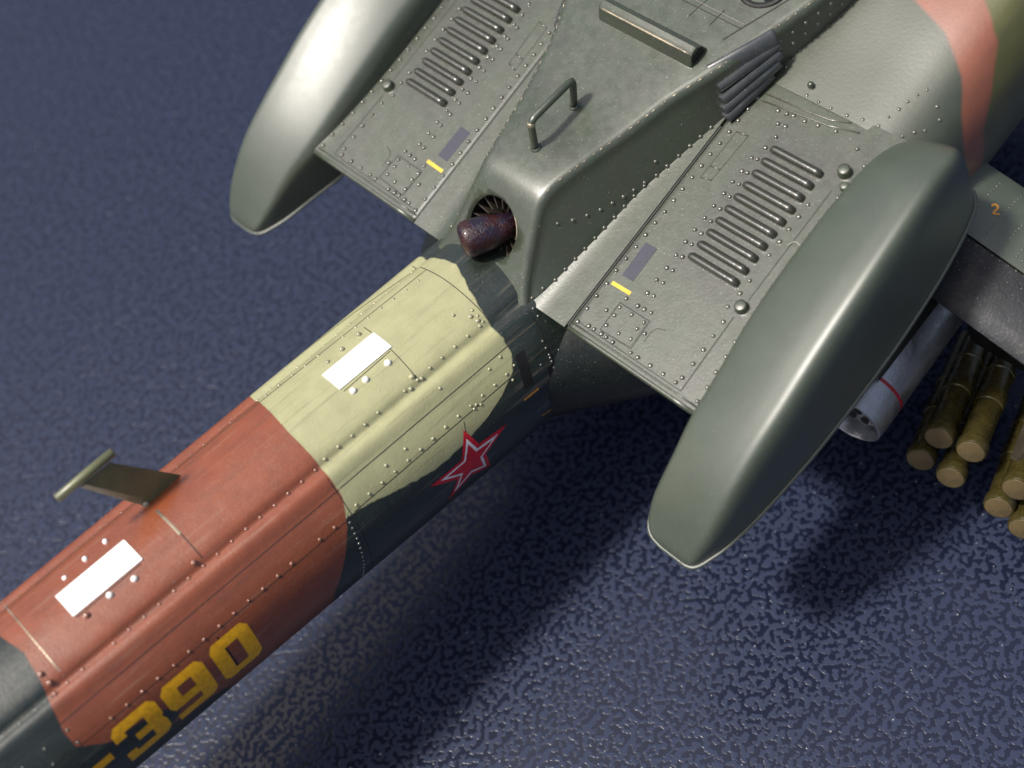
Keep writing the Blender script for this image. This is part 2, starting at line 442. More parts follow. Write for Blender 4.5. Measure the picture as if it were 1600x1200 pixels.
# digits: strokes in a unit cell (u along the boom, v down its side), cut-corner stencil style
def bplace(s0, p0, sw, ph):
    return lambda u, v: (s0+u*sw, (p0+v*ph)/DPM)
def strokes(cell, polys, label):
    first = None
    mb = MB()
    for poly in polys:
        pts = [cell(u, v) for u, v in poly]
        bm = bmesh.new(); f = bm.faces.new([bm.verts.new((x, y, 0)) for x, y in pts]); bmesh.ops.triangulate(bm, faces=[f])
        for _ in range(3):
            es = [e for e in bm.edges if e.calc_length() > .6]
            if not es: break
            bmesh.ops.subdivide_edges(bm, edges=es, cuts=1); bmesh.ops.triangulate(bm, faces=bm.faces[:])
        bm.verts.index_update(); bmesh.ops.recalc_face_normals(bm, faces=bm.faces)
        mb.add([tuple(bs(v.co.x, v.co.y*DPM, .03)) for v in bm.verts], [tuple(v.index for v in f.verts) for f in bm.faces]); bm.free()
    o = obj('painted_digit', mb.V, mb.F, M_digit, BOOM); tag(o, label)
    for p in o.data.polygons:
        pass
    return o
t = .33; e = .085
strokes(bplace(-59.2, 67.8, 5.2, 31), [
    [(0, e*1.4), (e*1.4, 0), (t, 0), (t, 1), (e*1.4, 1), (0, 1-e*1.4)], [(t, 0), (1-t, 0), (1-t, .22), (t, .22)], [(t, .80), (1-t, .80), (1-t, 1), (t, 1)],
    [(1-t, 0), (1-e*1.4, 0), (1, e*1.4), (1, 1-e*1.4), (1-e*1.4, 1), (1-t, 1)]], 'amber digit 0')
strokes(bplace(-65.85, 68.0, 5.6, 31), [
    [(0, e*1.4), (e*1.4, 0), (t, 0), (t, .64), (e, .64), (0, .52)], [(t, 0), (1-t, 0), (1-t, .20), (t, .20)], [(t, .44), (1-t, .44), (1-t, .64), (t, .64)],
    [(1-t, 0), (1-e*1.4, 0), (1, e*1.4), (1, 1-e*1.4), (1-e*1.4, 1), (1-t, 1)], [(.06, .80), (1-t, .80), (1-t, 1), (.06, 1)]], 'amber digit 9')
strokes(bplace(-72.3, 67.8, 5.7, 31), [
    [(0, e*1.4), (e*1.4, 0), (1-t, 0), (1-t, .21), (.0, .21)], [(0, .21), (.24, .21), (.24, .32), (0, .32)], [(.36, .42), (1-t, .42), (1-t, .60), (.36, .60)],
    [(1-t, 0), (1-e*1.4, 0), (1, e*1.4), (1, .42), (.95, .50), (1, .60), (1, 1-e*1.4), (1-e*1.4, 1), (1-t, 1)], [(.02, .80), (1-t, .80), (1-t, 1), (.02, 1)], [(.02, .70), (.24, .70), (.24, .80), (.02, .80)]], 'amber digit 3')
strokes(bplace(-77.2, 79.0, 3.9, 5.4), [[(0, 0), (1, 0), (1, 1), (0, 1)]], 'amber dash before the number')
# small stencil marks forward of the star
decal(BOOM, [(-10.4, 52.3/DPM), (-9.0, 52.8/DPM), (-10.0, 72/DPM), (-11.4, 71.4/DPM)], M_black, 'black_patch', .03, bmap, bfn)
decal(BOOM, [(-7.4, 70/DPM), (-6.4, 70/DPM), (-6.9, 90/DPM), (-8.0, 89/DPM)], M_black, 'black_patch', .03, bmap, bfn)
for a, b_ in (((-12.05, 76.0), (-9.6, 76.6)), ((-10.0, 98.4), (-7.5, 101))):
    decal(BOOM, [(a[0], a[1]/DPM), (b_[0], (b_[1]-.4)/DPM), (b_[0], (b_[1]+1.1)/DPM), (a[0], (a[1]+1.4)/DPM)], M_orange, 'orange_tick', .03, bmap, bfn)

# ---- blade aerial on the boom: swept fin with a rod along its tip
AER = obj('blade_aerial', *grid([[tuple(Vector(p)+Vector(q)) for p, q in zip([bs(-53.4, -19.8, -.8)]*4, ((-.1, 0, 0), (1, -.42, 0), (5.0, 0, -1.9), (1, .42, 0)))],
      [(-46.8, 5.0, 29.1), (-46.2, 4.72, 28.9), (-43.0, 5.0, 27.8), (-46.2, 5.3, 28.9)]], True, True, True), M_aer, HELI, smooth=False)
tag(AER, 'swept olive blade aerial with a rod across its tip')
obj('tip_rod', *tube([(-49.0, 5.1, 30.75), (-48.85, 5.1, 30.7), (-45, 5.1, 29.45), (-41.9, 5.1, 28.35), (-41.75, 5.1, 28.3)], [.35, .52, .52, .52, .35], 12), M_aer, AER)
obj('aerial_foot', *dome(bs(-53.6, -18.5), bn(0, -18.5), .5, .5, 10), M_bare, AER)

# ---- fuselage under the decks
def supsec(x, cz, hw, hh, n, cnt=56):
    R_ = []
    for k in range(cnt):
        a = 2*math.pi*k/cnt; c, s_ = math.cos(a), math.sin(a)
        R_.append((x, hw*math.copysign(abs(c)**(2/n), c), cz+hh*math.copysign(abs(s_)**(2/n), s_)))
    return R_
FH = [(-14, 11.0), (-9, 13.0), (-5, 15.3), (0, 19.2), (6, 24), (12, 27.5), (25, 30.5), (90, 31)]
FC = [(-14, -6), (-9, -9.2), (-5, -12), (0, -14), (6, -15.5), (12, -16.5), (25, -17.5), (90, -22)]
FV = [(-14, 11), (-9, 12.5), (-5, 12.6), (0, 12.6), (6, 14), (12, 15), (25, 16.2), (90, 20)]
rows = [supsec(x, sinterp(x, FC), sinterp(x, FH), sinterp(x, FV), 2.0+.012*max(0, x+10)) for x in [-14, -11.5, -9, -7, -5, -2.5, 0, 3, 6, 9, 12, 18, 25, 40, 60, 90]]
FUS = obj('fuselage', *grid(rows, True, True, True), M_dark, HELI)
# landing gear under the fuselage
for sg in (-1, 1):
    cx, cy = 30., 17.*sg
    wz = (-HB+6.0-cx*ST)/CT
    g = obj('landing_gear_leg', *tube([(cx, cy*.9, -26), (cx-1.5, cy, wz)], [1.6, 1.2], 10), M_dark, HELI)
    wh = obj('wheel', *lathe((cx-1.5, cy-1.8, wz), (0, 1, 0), [(0, 2), (0, 5), (.5, 5.8), (1.2, 6), (2.4, 6), (3.1, 5.8), (3.6, 5), (3.6, 2)], 28), M_rubber, g)

# ---- decks either side of the spine
def dz(y): return .03*abs(y)
def deck_out(x): return interp(x, [(0, 34.0), (5, 33.2), (12, 32.6), (29, 32.6), (33, 33.5), (37, 35.5), (40, 35.5)])
DPTS = [(19.4, 14.78), (17.66, 14.77), (15.95, 14.67), (14.12, 14.63), (12.3, 14.59), (10.46, 14.53), (8.66, 14.42), (6.74, 14.46), (4.85, 14.42), (2.97, 14.43), (1.07, 14.5), (13.98, 19.58), (14.16, 20.4), (15.87, 19.54), (15.98, 20.39), (17.64, 19.51), (17.66, 20.49), (19.46, 19.59), (19.45, 20.52), (21.24, 19.61), (21.29, 20.49), (12.1, 19.64), (12.21, 20.49), (10.28, 19.56), (10.38, 20.49), (8.4, 19.63), (8.51, 20.55), (6.5, 17.82), (6.51, 19.67), (6.59, 20.63), (6.7, 21.64), (4.06, 16.67), (5.22, 17.86), (4.11, 17.99), (5.27, 19.75), (2.59, 17.91), (5.3, 21.69), (4.23, 21.47), (4.24, 22.67), (2.6, 19.91), (2.85, 21.61), (1.37, 16.07), (1.4, 16.93), (1.42, 18.09), (1.42, 18.9), (1.36, 19.99), (1.51, 22.73), (1.52, 23.83), (1.56, 25.73), (1.6, 27.7), (1.59, 29.62), (2.44, 29.92), (1.21, 33.2), (4.43, 29.93), (6.38, 29.88), (8.32, 29.79), (10.28, 29.73), (12.0, 29.0), (3.13, 33.1), (5.07, 32.8), (7.12, 32.6), (9.05, 32.4), (10.94, 32.3), (12.86, 32.1), (14.71, 32.0), (16.64, 31.9), (18.48, 31.9), (20.34, 31.8), (22.13, 31.8), (23.92, 31.7), (25.72, 31.7), (27.26, 31.7), (29.06, 31.65), (14.03, 29.2), (15.84, 29.2), (19.5, 29.2), (21.44, 29.2), (23.21, 29.2), (25.02, 29.2), (26.73, 29.2),
        (35.02, 19.82), (35.2, 20.64), (35.2, 22.31), (35.47, 24.02), (35.8, 26.36), (34.89, 18.58), (33.46, 19.68), (33.61, 20.67), (31.93, 20.57), (30.23, 20.3), (35.08, 29.9), (33.68, 31.9), (29.88, 15.09), (28.1, 15.04), (26.4, 14.9), (24.65, 14.89), (22.9, 14.85), (21.1, 14.8), (28.38, 19.64), (28.57, 20.4), (26.48, 19.7), (26.58, 20.45), (24.81, 19.62), (24.92, 20.48), (23.1, 19.64), (23.1, 20.5), (31.6, 15.1), (33.4, 15.2), (35.1, 15.3)]
def dline(parent, sg, pts, w=.13, mat=M_line, name='panel_line', off=.012, sub=3):
    q = []
    for (x0, y0), (x1, y1) in zip(pts, pts[1:]):
        q += [(x0+(x1-x0)*t, y0+(y1-y0)*t) for t in frange(0, 1, sub)[:-1]]
    q.append(pts[-1])
    return ribbon(parent, [(x, sg*y, dz(y)) for x, y in q], [(0, 0, 1)]*len(q), w, mat, name, off)
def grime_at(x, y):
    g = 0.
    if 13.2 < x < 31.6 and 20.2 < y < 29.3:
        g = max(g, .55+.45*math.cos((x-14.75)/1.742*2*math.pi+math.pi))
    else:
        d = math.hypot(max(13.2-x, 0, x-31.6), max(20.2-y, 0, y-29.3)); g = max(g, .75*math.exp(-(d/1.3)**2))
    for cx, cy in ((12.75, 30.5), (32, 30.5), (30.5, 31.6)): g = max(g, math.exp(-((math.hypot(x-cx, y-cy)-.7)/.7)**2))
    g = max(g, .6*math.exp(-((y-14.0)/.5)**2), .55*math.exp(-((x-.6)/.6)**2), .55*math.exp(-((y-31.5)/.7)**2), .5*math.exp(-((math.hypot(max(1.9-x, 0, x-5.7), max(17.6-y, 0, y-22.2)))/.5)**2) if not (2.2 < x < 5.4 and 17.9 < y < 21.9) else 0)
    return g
def louver_mesh(sg):
    # half-round hood, steep mouth facing aft, rounded ends; local mm about its centre
    L, prof = 7.5, [(.62, -.05), (.56, .30), (.40, .70), (.16, .98), (-.10, 1.10), (-.34, 1.0), (-.50, .72), (-.54, .30), (-.54, -.05)]
    rows = []
    for t, k in ((-.5, .0), (-.493, .35), (-.475, .66), (-.45, .86), (-.42, .97), (-.38, 1), (.38, 1), (.42, .97), (.45, .86), (.475, .66), (.493, .35), (.5, .0)):
        kk = .25+.75*k
        rows.append([(a*(.45+.55*k), sg*t*L, max(-.05, b*(k if b > 0 else 1))) for a, b in prof])
    return grid(rows, False)
def plate_prism(outline, z0, z1):
    n = len(outline)
    V = [(x, y, z0+dz(y)) for x, y in outline]+[(x, y, z1+dz(y)) for x, y in outline]
    F = [tuple(range(n))[::-1], tuple(range(n, 2*n))]+[(i, (i+1) % n, n+(i+1) % n, n+i) for i in range(n)]
    return V, F
for sg, side in ((-1, 'right-hand'), (1, 'left-hand')):
    xs = frange(0, 38.5, 66); ys = None
    rows = []; gr = []
    for x in xs:
        yo = deck_out(x); r = []
        yy = [13.78]+[13.95+(yo-13.95)*t for t in frange(0, 1, 44)]
        r.append((x, sg*13.78, dz(13.78)-1.3)); 
        for i, y in enumerate(yy): r.append((x, sg*y, dz(y)-(.12 if i == 0 else 0)))
        r.append((x, sg*yo, dz(yo)-1.3)); rows.append(r)
        for q in r: gr.append(grime_at(q[0], abs(q[1])))
    DK = obj('engine_deck_panel', *grid(rows, True, True, True), M_deck, HELI, smooth=True, sharp=35, attrs={'grime': gr})
    tag(DK, 'riveted green deck panel with louvres on the %s side' % side)
    rivets(DK, [((x, sg*y, dz(y)), (0, 0, 1)) for x, y in DPTS], .30, .27, M_rivet)
    lm = None
    for i in range(10):
        c = (14.75+i*1.742, sg*24.75, dz(24.75))
        if lm is None:
            V, F = louver_mesh(sg)
            o = obj('louvre', [(c[0]+a, c[1]+b, c[2]+d+.03*(abs(c[1]+b)-24.75)) for a, b, d in V], F, M_louv, DK, origin=c); lm = o
        else:
            o = lm.copy(); COL.objects.link(o); o.parent = DK; o.location = W(c)
        # dark mouth under each hood is the shadowed slot
    # rear lip
    obj('rear_lip', *tube([(-.05, sg*y, dz(y)-.28) for y in frange(13.85, 33.9, 6)], .36, 10), M_deck, DK)
    obj('rear_lip_bead', *tube([(.62, sg*y, dz(y)-.02) for y in frange(14.0, 33.6, 6)], .13, 8), M_deck, DK)
    # seams and outlines
    dline(DK, sg, [(1.1, 14.3), (1.1, 30.8)], .10); dline(DK, sg, [(1.2, 30.75), (11.4, 30.4)], .16); dline(DK, sg, [(13.8, 30.6), (29.5, 30.5)], .12)
    hp = [(5.7, 17.5), (5.75, 22.2), (1.95, 22.4), (1.75, 17.6)]
    hv, hf = plate_prism([(x, sg*y) for x, y in ([(5.6, 17.65), (5.62, 22.05), (2.08, 22.2), (1.9, 17.75)])], -.1, .05)
    obj('inspection_hatch', hv, hf, M_deck, DK, smooth=False)
    dline(DK, sg, hp+[hp[0]], .13); dline(DK, sg, [(5.0, 23.2), (5.6, 23.6), (5.9, 24.6)], .09); dline(DK, sg, [(5.0, 23.2), (3.4, 23.2)], .09)
    dline(DK, sg, [(.1, 13.67), (30, 13.67)], .22)
    # decals
    vv, ff = plate_prism([(x, sg*y) for x, y in ((8.55, 15.4), (8.6, 17.15), (13.45, 17.05), (13.38, 15.26))], .0, .035); obj('dark_stencil_patch', vv, ff, M_navy, DK, smooth=False)
    vv, ff = plate_prism([(x, sg*y) for x, y in ((6.95, 14.95), (7.02, 17.9), (7.5, 17.9), (7.42, 14.95))], .0, .04); obj('yellow_tick', vv, ff, M_yellow, DK, smooth=False)
    # raised thin frame near the seam
    for a, b_ in (((23.4, 15.75), (23.75, 17.2)), ((25.17, 15.88), (25.34, 17.3)), ((30.28, 15.86), (30.53, 17.5))):
        obj('raised_strip', *tube([(a[0], sg*a[1], dz(a[1])+.02), (b_[0], sg*b_[1], dz(b_[1])+.02)], .10, 6), M_rivet, DK)
    dline(DK, sg, [(23.4, 15.75), (30.3, 15.86)], .08); dline(DK, sg, [(23.75, 17.2), (30.53, 17.5)], .08)
    # round fittings
    def stud(x, y, r, h, name='round_stud'):
        return obj(name, *lathe((x, sg*y, dz(y)-.1), (0, 0, 1), [(0, r*1.12), (.18, r*1.1), (.28, r), (h*.8, r*.97), (h*.95, r*.86), (h, r*.66)], 20), M_deck, DK)
    stud(12.75, 30.5, .78, 1.0); stud(32.0, 30.5, .78, 1.2); stud(30.5, 31.6, .55, .8)
    # inner strip between spine and seam
    rows = []
    for x in frange(-.35, 36, 20):
        yi = interp(x, [(-1, 7.6), (18, 9.4), (30, 12.6), (36, 13.2)])
        yy = frange(yi, 13.5, 6)
        f = .25*math.exp(-((x+.3)/1.2)**2)
        rows.append([(x, sg*yi, -.5)]+[(x, sg*y, dz(y)+.10+(.5 if i == 0 else .14 if i == 1 else 0)*max(0, 1-x/34)) for i, y in enumerate(yy)]+[(x, sg*13.55, dz(13.5)-.05), (x, sg*13.55, -.8)])
    obj('deck_fillet', *grid(rows, True, True, True), M_deck, DK, smooth=True, sharp=40)
    # ---------------- nacelle ahead of the deck
    NB_ = [(36, 0), (45, .35), (55, 1.0), (90, 1.6)]
    def nacz(x, y):
        b = sinterp(x, NB_)
        return sinterp(y, [(12, .3+b*.4), (18, .62+b), (24, .85+b), (29, .85+b), (32, .4+b), (34.5, -.8+b), (36.4, -3), (37.4, -6.5)])
    rows = []; fw = []; re = []
    for x in frange(37.6, 80, 40):
        r = [(y, nacz(x, y)) for y in frange(11, 35, 30)]
        r += [(36.0, -2.3), (36.9, -4.2), (37.5, -7), (37.7, -10), (37.2, -15), (34, -24)]
        rows.append([(x, sg*y, z) for y, z in r])
        for y, z in r:
            gth = y if y < 34 else 34+math.hypot(y-34, z)
            x1 = interp(gth, [(11, 55), (23, 54), (30, 51.6), (34, 48.6), (38, 44.5), (42, 43), (60, 43)])
            x2 = interp(gth, [(11, 63), (25, 59.5), (31, 57.3), (35, 54.2), (37.5, 51), (42, 46.5), (60, 44)])
            re.append(min(x-x1, x2-x)); fw.append(x-x2+3 if gth > 30 else x-x2)
    NAC = obj('engine_nacelle', *grid(rows), M_nac, HELI, attrs={'red': re, 'fwd': fw})
    tag(NAC, 'rounded engine cowl with a red-brown camouflage band, %s side' % side)
    up = (0, 0, 1)
    NP = [(38.65, 30.18), (40.08, 30.49), (41.45, 30.93), (42.71, 31.22), (43.93, 31.64), (44.97, 32.12), (44.08, 34.0), (43.12, 34.9), (39.07, 33.0), (40.23, 33.7), (41.11, 34.4), (37.9, 22.3), (37.9, 24.1), (38.0, 26.3), (38.4, 28.2), (38.0, 20.5)]
    NP += [(40+i*1.25, 15.9+i*.10) for i in range(16)]
    rivets(NAC, [((x, sg*y, nacz(x, y)), up) for x, y in NP], .22, .17, M_rivet)
    obj('round_knob', *lathe((39.2, sg*20.3, nacz(39.2, 20.3)-.1), up, [(0, .42), (.55, .42), (.8, .3), (.9, .12)], 14), M_deck, NAC)
    for pts in ([(36.05, 15.8), (36.4, 21.9), (36.7, 24.9), (37.5, 27.3)], [(35.1, 16.1), (35.5, 19.9), (36.0, 25.1), (36.9, 28.9)]):
        obj('raised_strip', *tube([(x, sg*y, dz(y)+.02) for x, y in pts], .11, 6), M_rivet, DK)

# ---- spine housing between the decks
SWB = [(-3, 8.0), (0, 8.5), (18, 10.4), (29.4, 13.0), (38, 14.9), (50, 18.2), (72, 23)]
SWT = [(-3, 6.6), (9.0, 4.75), (12, 5.1), (19, 6.9), (28, 9.5), (33, 12.0), (40, 14.6), (47, 17.2), (72, 22.6)]
SZT = [(-3, .2), (7.2, 7.0), (8.6, 7.85), (9.8, 8.35), (11.2, 8.5), (14.3, 8.3), (21.2, 7.3), (28, 6.9), (33, 6.7), (47, 6.1), (72, 6)]
def szt(x): return interp(x, SZT) if x < 7.2 else sinterp(x, SZT)
def side_y(x, z):
    wt, wb, zt = interp(x, SWT), interp(x, SWB), szt(x)
    if zt < .8: zt = .8
    if z < .3: return wb+.25*(.3-z)
    return wb+(wt-wb)*(z-.3)/(zt-.3)
def spine_row(x):
    zt = szt(x); wt = interp(x, SWT); rc = min(1.25, .5+.5*max(0, zt))
    R_ = []
    ys = side_y(x, -1.5); R_.append((x, ys, -1.5))
    for z in frange(-.9, zt-rc, 7): R_.append((x, side_y(x, z), z))
    yb = side_y(x, zt-rc); 
    for a in (18, 36, 54, 72, 90):
        q = math.radians(a); R_.append((x, yb-rc*(1-math.cos(q))*1.05-.0*a, zt-rc+rc*math.sin(q)))
    y1 = R_[-1][1]; crown = .10
    for t_ in (.66, .33): R_.append((x, y1*t_, zt+crown*(1-t_*t_)))
    full = R_+[(x, 0, zt+crown)]+[(a, -b, c) for a, b, c in reversed(R_)]
    return full
xs = frange(-3, 7, 12)+[7.6, 8.2, 8.8, 9.4, 10, 10.8, 11.8, 13]+frange(15, 72, 28)
SPINE = obj('spine_housing', *grid([spine_row(x) for x in xs], True, True, True), M_green, HELI, smooth=True, sharp=50)
tag(SPINE, 'tapered green spine housing with a round exhaust hole at its rear')
bm = bmesh.new(); bm.from_mesh(SPINE.data); bmesh.ops.recalc_face_normals(bm, faces=bm.faces); bm.to_mesh(SPINE.data); bm.free()
HC = Vector((3.95, .4, 4.85)); HN = Vector((-.558, 0, .83))
cut = obj('cutter', *lathe(HC-HN*4.2, HN, [(0, 4.05), (10, 4.05)], 40), M_black, None, smooth=True)
bm = bmesh.new(); bm.from_mesh(cut.data); bmesh.ops.recalc_face_normals(bm, faces=bm.faces); bm.to_mesh(cut.data); bm.free()
md = SPINE.modifiers.new('hole', 'BOOLEAN'); md.operation = 'DIFFERENCE'; md.object = cut; md.solver = 'EXACT'
dg = bpy.context.evaluated_depsgraph_get()
nm = bpy.data.meshes.new_from_object(SPINE.evaluated_get(dg)); SPINE.modifiers.clear(); SPINE.data = nm
bpy.data.objects.remove(cut, do_unlink=True)
# inside of the hole: dark liner, vanes, hub
LIN = obj('hole_liner', *lathe(HC-HN*4.1, HN, [(0, .2), (0, 4.0), (.02, 4.02), (3.55, 4.02)], 40, caps=False), M_black, SPINE)
u_ = Vector((0, 1, 0)); v_ = HN.cross(u_)
vm = None
for k in range(18):
    a = 2*math.pi*k/18; d = u_*math.cos(a)+v_*math.sin(a); tt = HN.cross(d)
    P = [HC-HN*3.9+d*2.0-tt*.09, HC-HN*3.9+d*4.02-tt*.09, HC-HN*.9+d*4.02-tt*.09, HC-HN*1.5+d*2.4-tt*.09]
    Q = [p+tt*.18 for p in P]
    obj('vane', [tuple(p) for p in P+Q], [(0, 1, 2, 3), (7, 6, 5, 4), (0, 4, 5, 1), (1, 5, 6, 2), (2, 6, 7, 3), (3, 7, 4, 0)], M_vane, SPINE, smooth=False)
PD = Vector((-.78, .42, .30)).normalized()
PIPE = obj('exhaust_pipe', *lathe(HC-PD*3.0+Vector((-.1, -.35, 0)), PD, [(0, 1.6), (2.0, 1.75), (2.9, 2.0), (3.7, 2.2), (6.0, 2.3), (6.6, 2.18), (6.95, 1.9), (7.1, 1.5), (7.12, .8), (7.12, .1)], 36), M_rust, HELI)
tag(PIPE, 'stubby burnt brown exhaust pipe poking out of the hole')
# worn rim at the hole's lower edge
obj('worn_rim', *tube([tuple(HC+(u_*math.cos(a)+v_*math.sin(a))*4.08-HN*.05) for a in frange(math.radians(188), math.radians(250), 8)], .10, 6), M_bare, SPINE)
# rivets along the starboard and port sides of the spine
SR = [(7.2, 6.05), (8.84, 4.82), (10.31, 3.92), (11.87, 3.1), (13.42, 2.45), (14.97, 1.95), (16.42, 1.5), (17.85, 1.15), (19.33, .9), (21.93, 2.0)]
SR += [(x, .62 if x > 2 else .9) for x in (22.53, 20.91, 19.05, 17.38, 15.69, 13.93, 12.19, 10.54, 8.81, 7.12, 5.42, 3.67, 1.95, .27, 24.33, 26.03, 27.64, 29.25)]
SR += [(40.5+i*1.7, 2.6) for i in range(10)]+[(41+i*1.7, 4.2) for i in range(8)]
pts = []
for sg in (-1, 1):
    for x, z in SR: pts.append(((x, sg*side_y(x, z), z), (-.14, sg*.88, .45)))
rivets(SPINE, pts, .26, .2, M_rivet)
for sg in (-1, 1):
    mb = MB(); x = 10.5
    while x < 46:
        L = random.uniform(.25, 1.1); q = []
        for t_ in (0, .5, 1):
            xx = x+L*t_; zt = szt(xx); rc = min(1.25, .5+.5*zt); yb = side_y(xx, zt-rc); a = math.radians(58)
            q.append((xx, sg*(yb-rc*(1-math.cos(a))*1.05), zt-rc+rc*math.sin(a)-.02))
        mb.add(*tube(q, [.03, random.uniform(.05, .10), .03], 6)); x += L+random.uniform(.05, 1.0)
    o = obj('worn_edge', mb.V, mb.F, M_bare, SPINE); o['kind'] = 'stuff'
# grab handle on top
HB1, HB2, HT1, HT2 = (14.3, 0, 8.35), (21.2, 0, 7.35), (16.0, 0, 12.5), (23.0, 0, 11.0)
HND = obj('grab_handle', *tube([HB1, (14.7, 0, 9.4), (15.6, 0, 11.75), (15.95, 0, 12.25), (16.5, 0, 12.35), (19.5, 0, 11.75), (22.4, 0, 11.15), (22.85, 0, 10.85), (22.8, 0, 10.4), (21.9, 0, 8.6), HB2], .46, 12), M_green, HELI)
tag(HND, 'thin raised grab handle on the spine')
for p in (HB1, HB2): obj('handle_foot', *lathe((p[0]+.1, p[1], p[2]-.25), (.2, 0, .98), [(0, .75), (.3, .72), (.55, .55), (.6, .4)], 14), M_green, HND)
obj('worn_corner', *lathe((15.62, 0, 11.75), (.45, 0, .9), [(0, .3), (.02, .475), (.5, .485), (.62, .3)], 12), M_bare, HND)
# box scoop across the spine
V = []; prof = [(32.3, -.6), (32.35, .35), (33.05, 1.75), (33.45, 1.98), (34.1, 2.0), (34.9, 1.3), (35.6, -.6)]
rows = [[(x+.0*y, y, z+6.75) for x, z in prof] for y in (5.4, 5.2, -9.1, -9.35)]
rows[0] = [(33.9+(x-33.9)*.93, 5.45, 6.75+z*.9) for x, z in prof]; rows[-1] = [(33.9+(x-33.9)*.96, -9.4, 6.75+z*.93) for x, z in prof]
SCP = obj('box_scoop', *grid(rows, True, True, True), M_deck, HELI, smooth=True, sharp=25)
tag(SCP, 'raised bar-shaped intake box across the spine top')
obj('worn_edge', *tube([(33.12, y, 8.55+random.uniform(-.02, .02)) for y in frange(4.6, -9.2, 14)], [.12+.06*random.random() for _ in range(15)], 7), M_bare, SCP)
obj('scoop_end_slab', *box((32.9, -9.46, 6.9), (34.9, -9.35, 8.0)), M_black, SCP, smooth=False)  # thin black slab laid on the scoop's end face
# fans of slats on the spine's flanks
def slats(sg):
    root = None
    rear = [(33.2, 11.1, 5.5), (32.6, 12.35, 4.1), (31.9, 13.0, 2.9), (31.3, 13.45, 1.85), (30.9, 13.9, .85)]
    fron = [(41.0, 14.9, 5.0), (40.9, 15.2, 3.9), (40.3, 15.5, 3.0), (39.6, 15.6, 2.1), (38.3, 15.3, 1.2)]
    for i, (a, b_) in enumerate(zip(rear, fron)):
        a = Vector((a[0], sg*a[1], a[2])); b_ = Vector((b_[0], sg*b_[1], b_[2]))
        d = (b_-a).normalized(); nrm = Vector((-.1, sg*.8, .6)); nrm = (nrm-d*nrm.dot(d)).normalized(); w_ = d.cross(nrm)
        h = 2.0 if i == 0 else 1.1
        sec = [(-1, -1.0), (-1, .55), (-.80, .85), (-.3, .95), (.35, .75), (.9, .35), (1, -1.0)]
        rws = []
        for t_, k in ((0, .55), (.012, .85), (.05, 1), (.5, 1), (.95, .98), (.985, .85), (1, .6)):
            c = a+(b_-a)*t_
            rws.append([tuple(c+w_*(q*h*.62)*(1 if k > .8 else .9)+nrm*(z*k if z > 0 else z)) for q, z in sec])
        o = obj('flank_slat', *grid(rws, True, True, True), M_steel, root or HELI, smooth=True, sharp=45)
        if root is None: root = o; tag(o, 'fan of overlapping dark slats on the spine, %s side' % ('right-hand' if sg < 0 else 'left-hand')); o.name = 'slat_fan'
slats(-1); slats(1)
# panel lines and rotor opening on the spine top
def tline(pts, w=.13, mat=M_line):
    q = []
    for (x0, y0), (x1, y1) in zip(pts, pts[1:]): q += [(x0+(x1-x0)*t_, y0+(y1-y0)*t_) for t_ in frange(0, 1, 6)[:-1]]
    q.append(pts[-1])
    def zz(x, y):
        y1 = interp(x, SWT); return szt(x)+.10*(1-min(1, (y/max(y1, .1))**2))
    ribbon(SPINE, [(x, y, zz(x, y)+.03) for x, y in q], [(0, 0, 1)]*len(q), w, mat)
tline([(39.3, 11), (39.4, -11.3)]); tline([(40.1, 11), (40.1, -11.3)], .16, M_rivet); tline([(37.2, -10.3), (39.5, -11.3), (45.5, -14)], .16); tline([(37.2, 10.3), (39.5, 11.3), (45.5, 14)], .16)
tline([(41.6, -2), (41.8, -6.5), (42.6, -7.4)], .12, M_rivet); tline([(37.9, -4.5), (40.9, -5.1)], .1); tline([(38.1, -7.6), (40.6, -7.9)], .1)
obj('rotor_mast_opening', *lathe((45.6, -10.0, szt(45.6)-.1), (0, 0, 1), [(0, 3.3), (.35, 3.3), (.42, 3.0), (.42, 2.6), (.2, 2.5), (.2, .1)], 30), M_black, SPINE)  # black disc painted in for the dark inside of the hole

# ---- exhaust shrouds outboard of the decks
PST = [(-14.0, 39.6, 42.4, -5.75), (-13.8, 38.3, 43.1, -5.3), (-13.2, 37.2, 43.7, -4.6), (-12.0, 36.4, 44.2, -3.5), (-9.6, 35.5, 44.7, -1.4), (-5, 34.5, 45.0, 1.8), (0, 33.3, 45.05, 4.1), (6, 32.7, 45.1, 5.9),
       (12, 32.3, 45.15, 7.2), (20, 32.2, 45.0, 8.2), (28, 32.3, 44.4, 8.3), (33, 32.6, 43.7, 7.7), (36, 33.1, 43.1, 6.5), (37.9, 34.0, 42.5, 5.4), (39.1, 35.2, 41.6, 3.9), (39.8, 36.6, 40.6, 1.8), (40.0, 37.6, 39.6, -1)]
TI = [(a, b) for a, b, c, d in PST]; TO = [(a, c) for a, b, c, d in PST]; TZ = [(a, d) for a, b, c, d in PST]
PSEC = [(0, 0), (.012, .32), (.030, .58), (.050, .68), (.085, .745), (.15, .79), (.30, .86), (.46, .92), (.62, .968), (.75, .993), (.84, 1.0), (.905, .955), (.955, .82), (.985, .55), (1, 0)]
def pshift(x, sg):                      # the shrouds sit a touch askew, tails to port
    return sg*1.5*max(0, min(1, (6-x)/18))**1.5
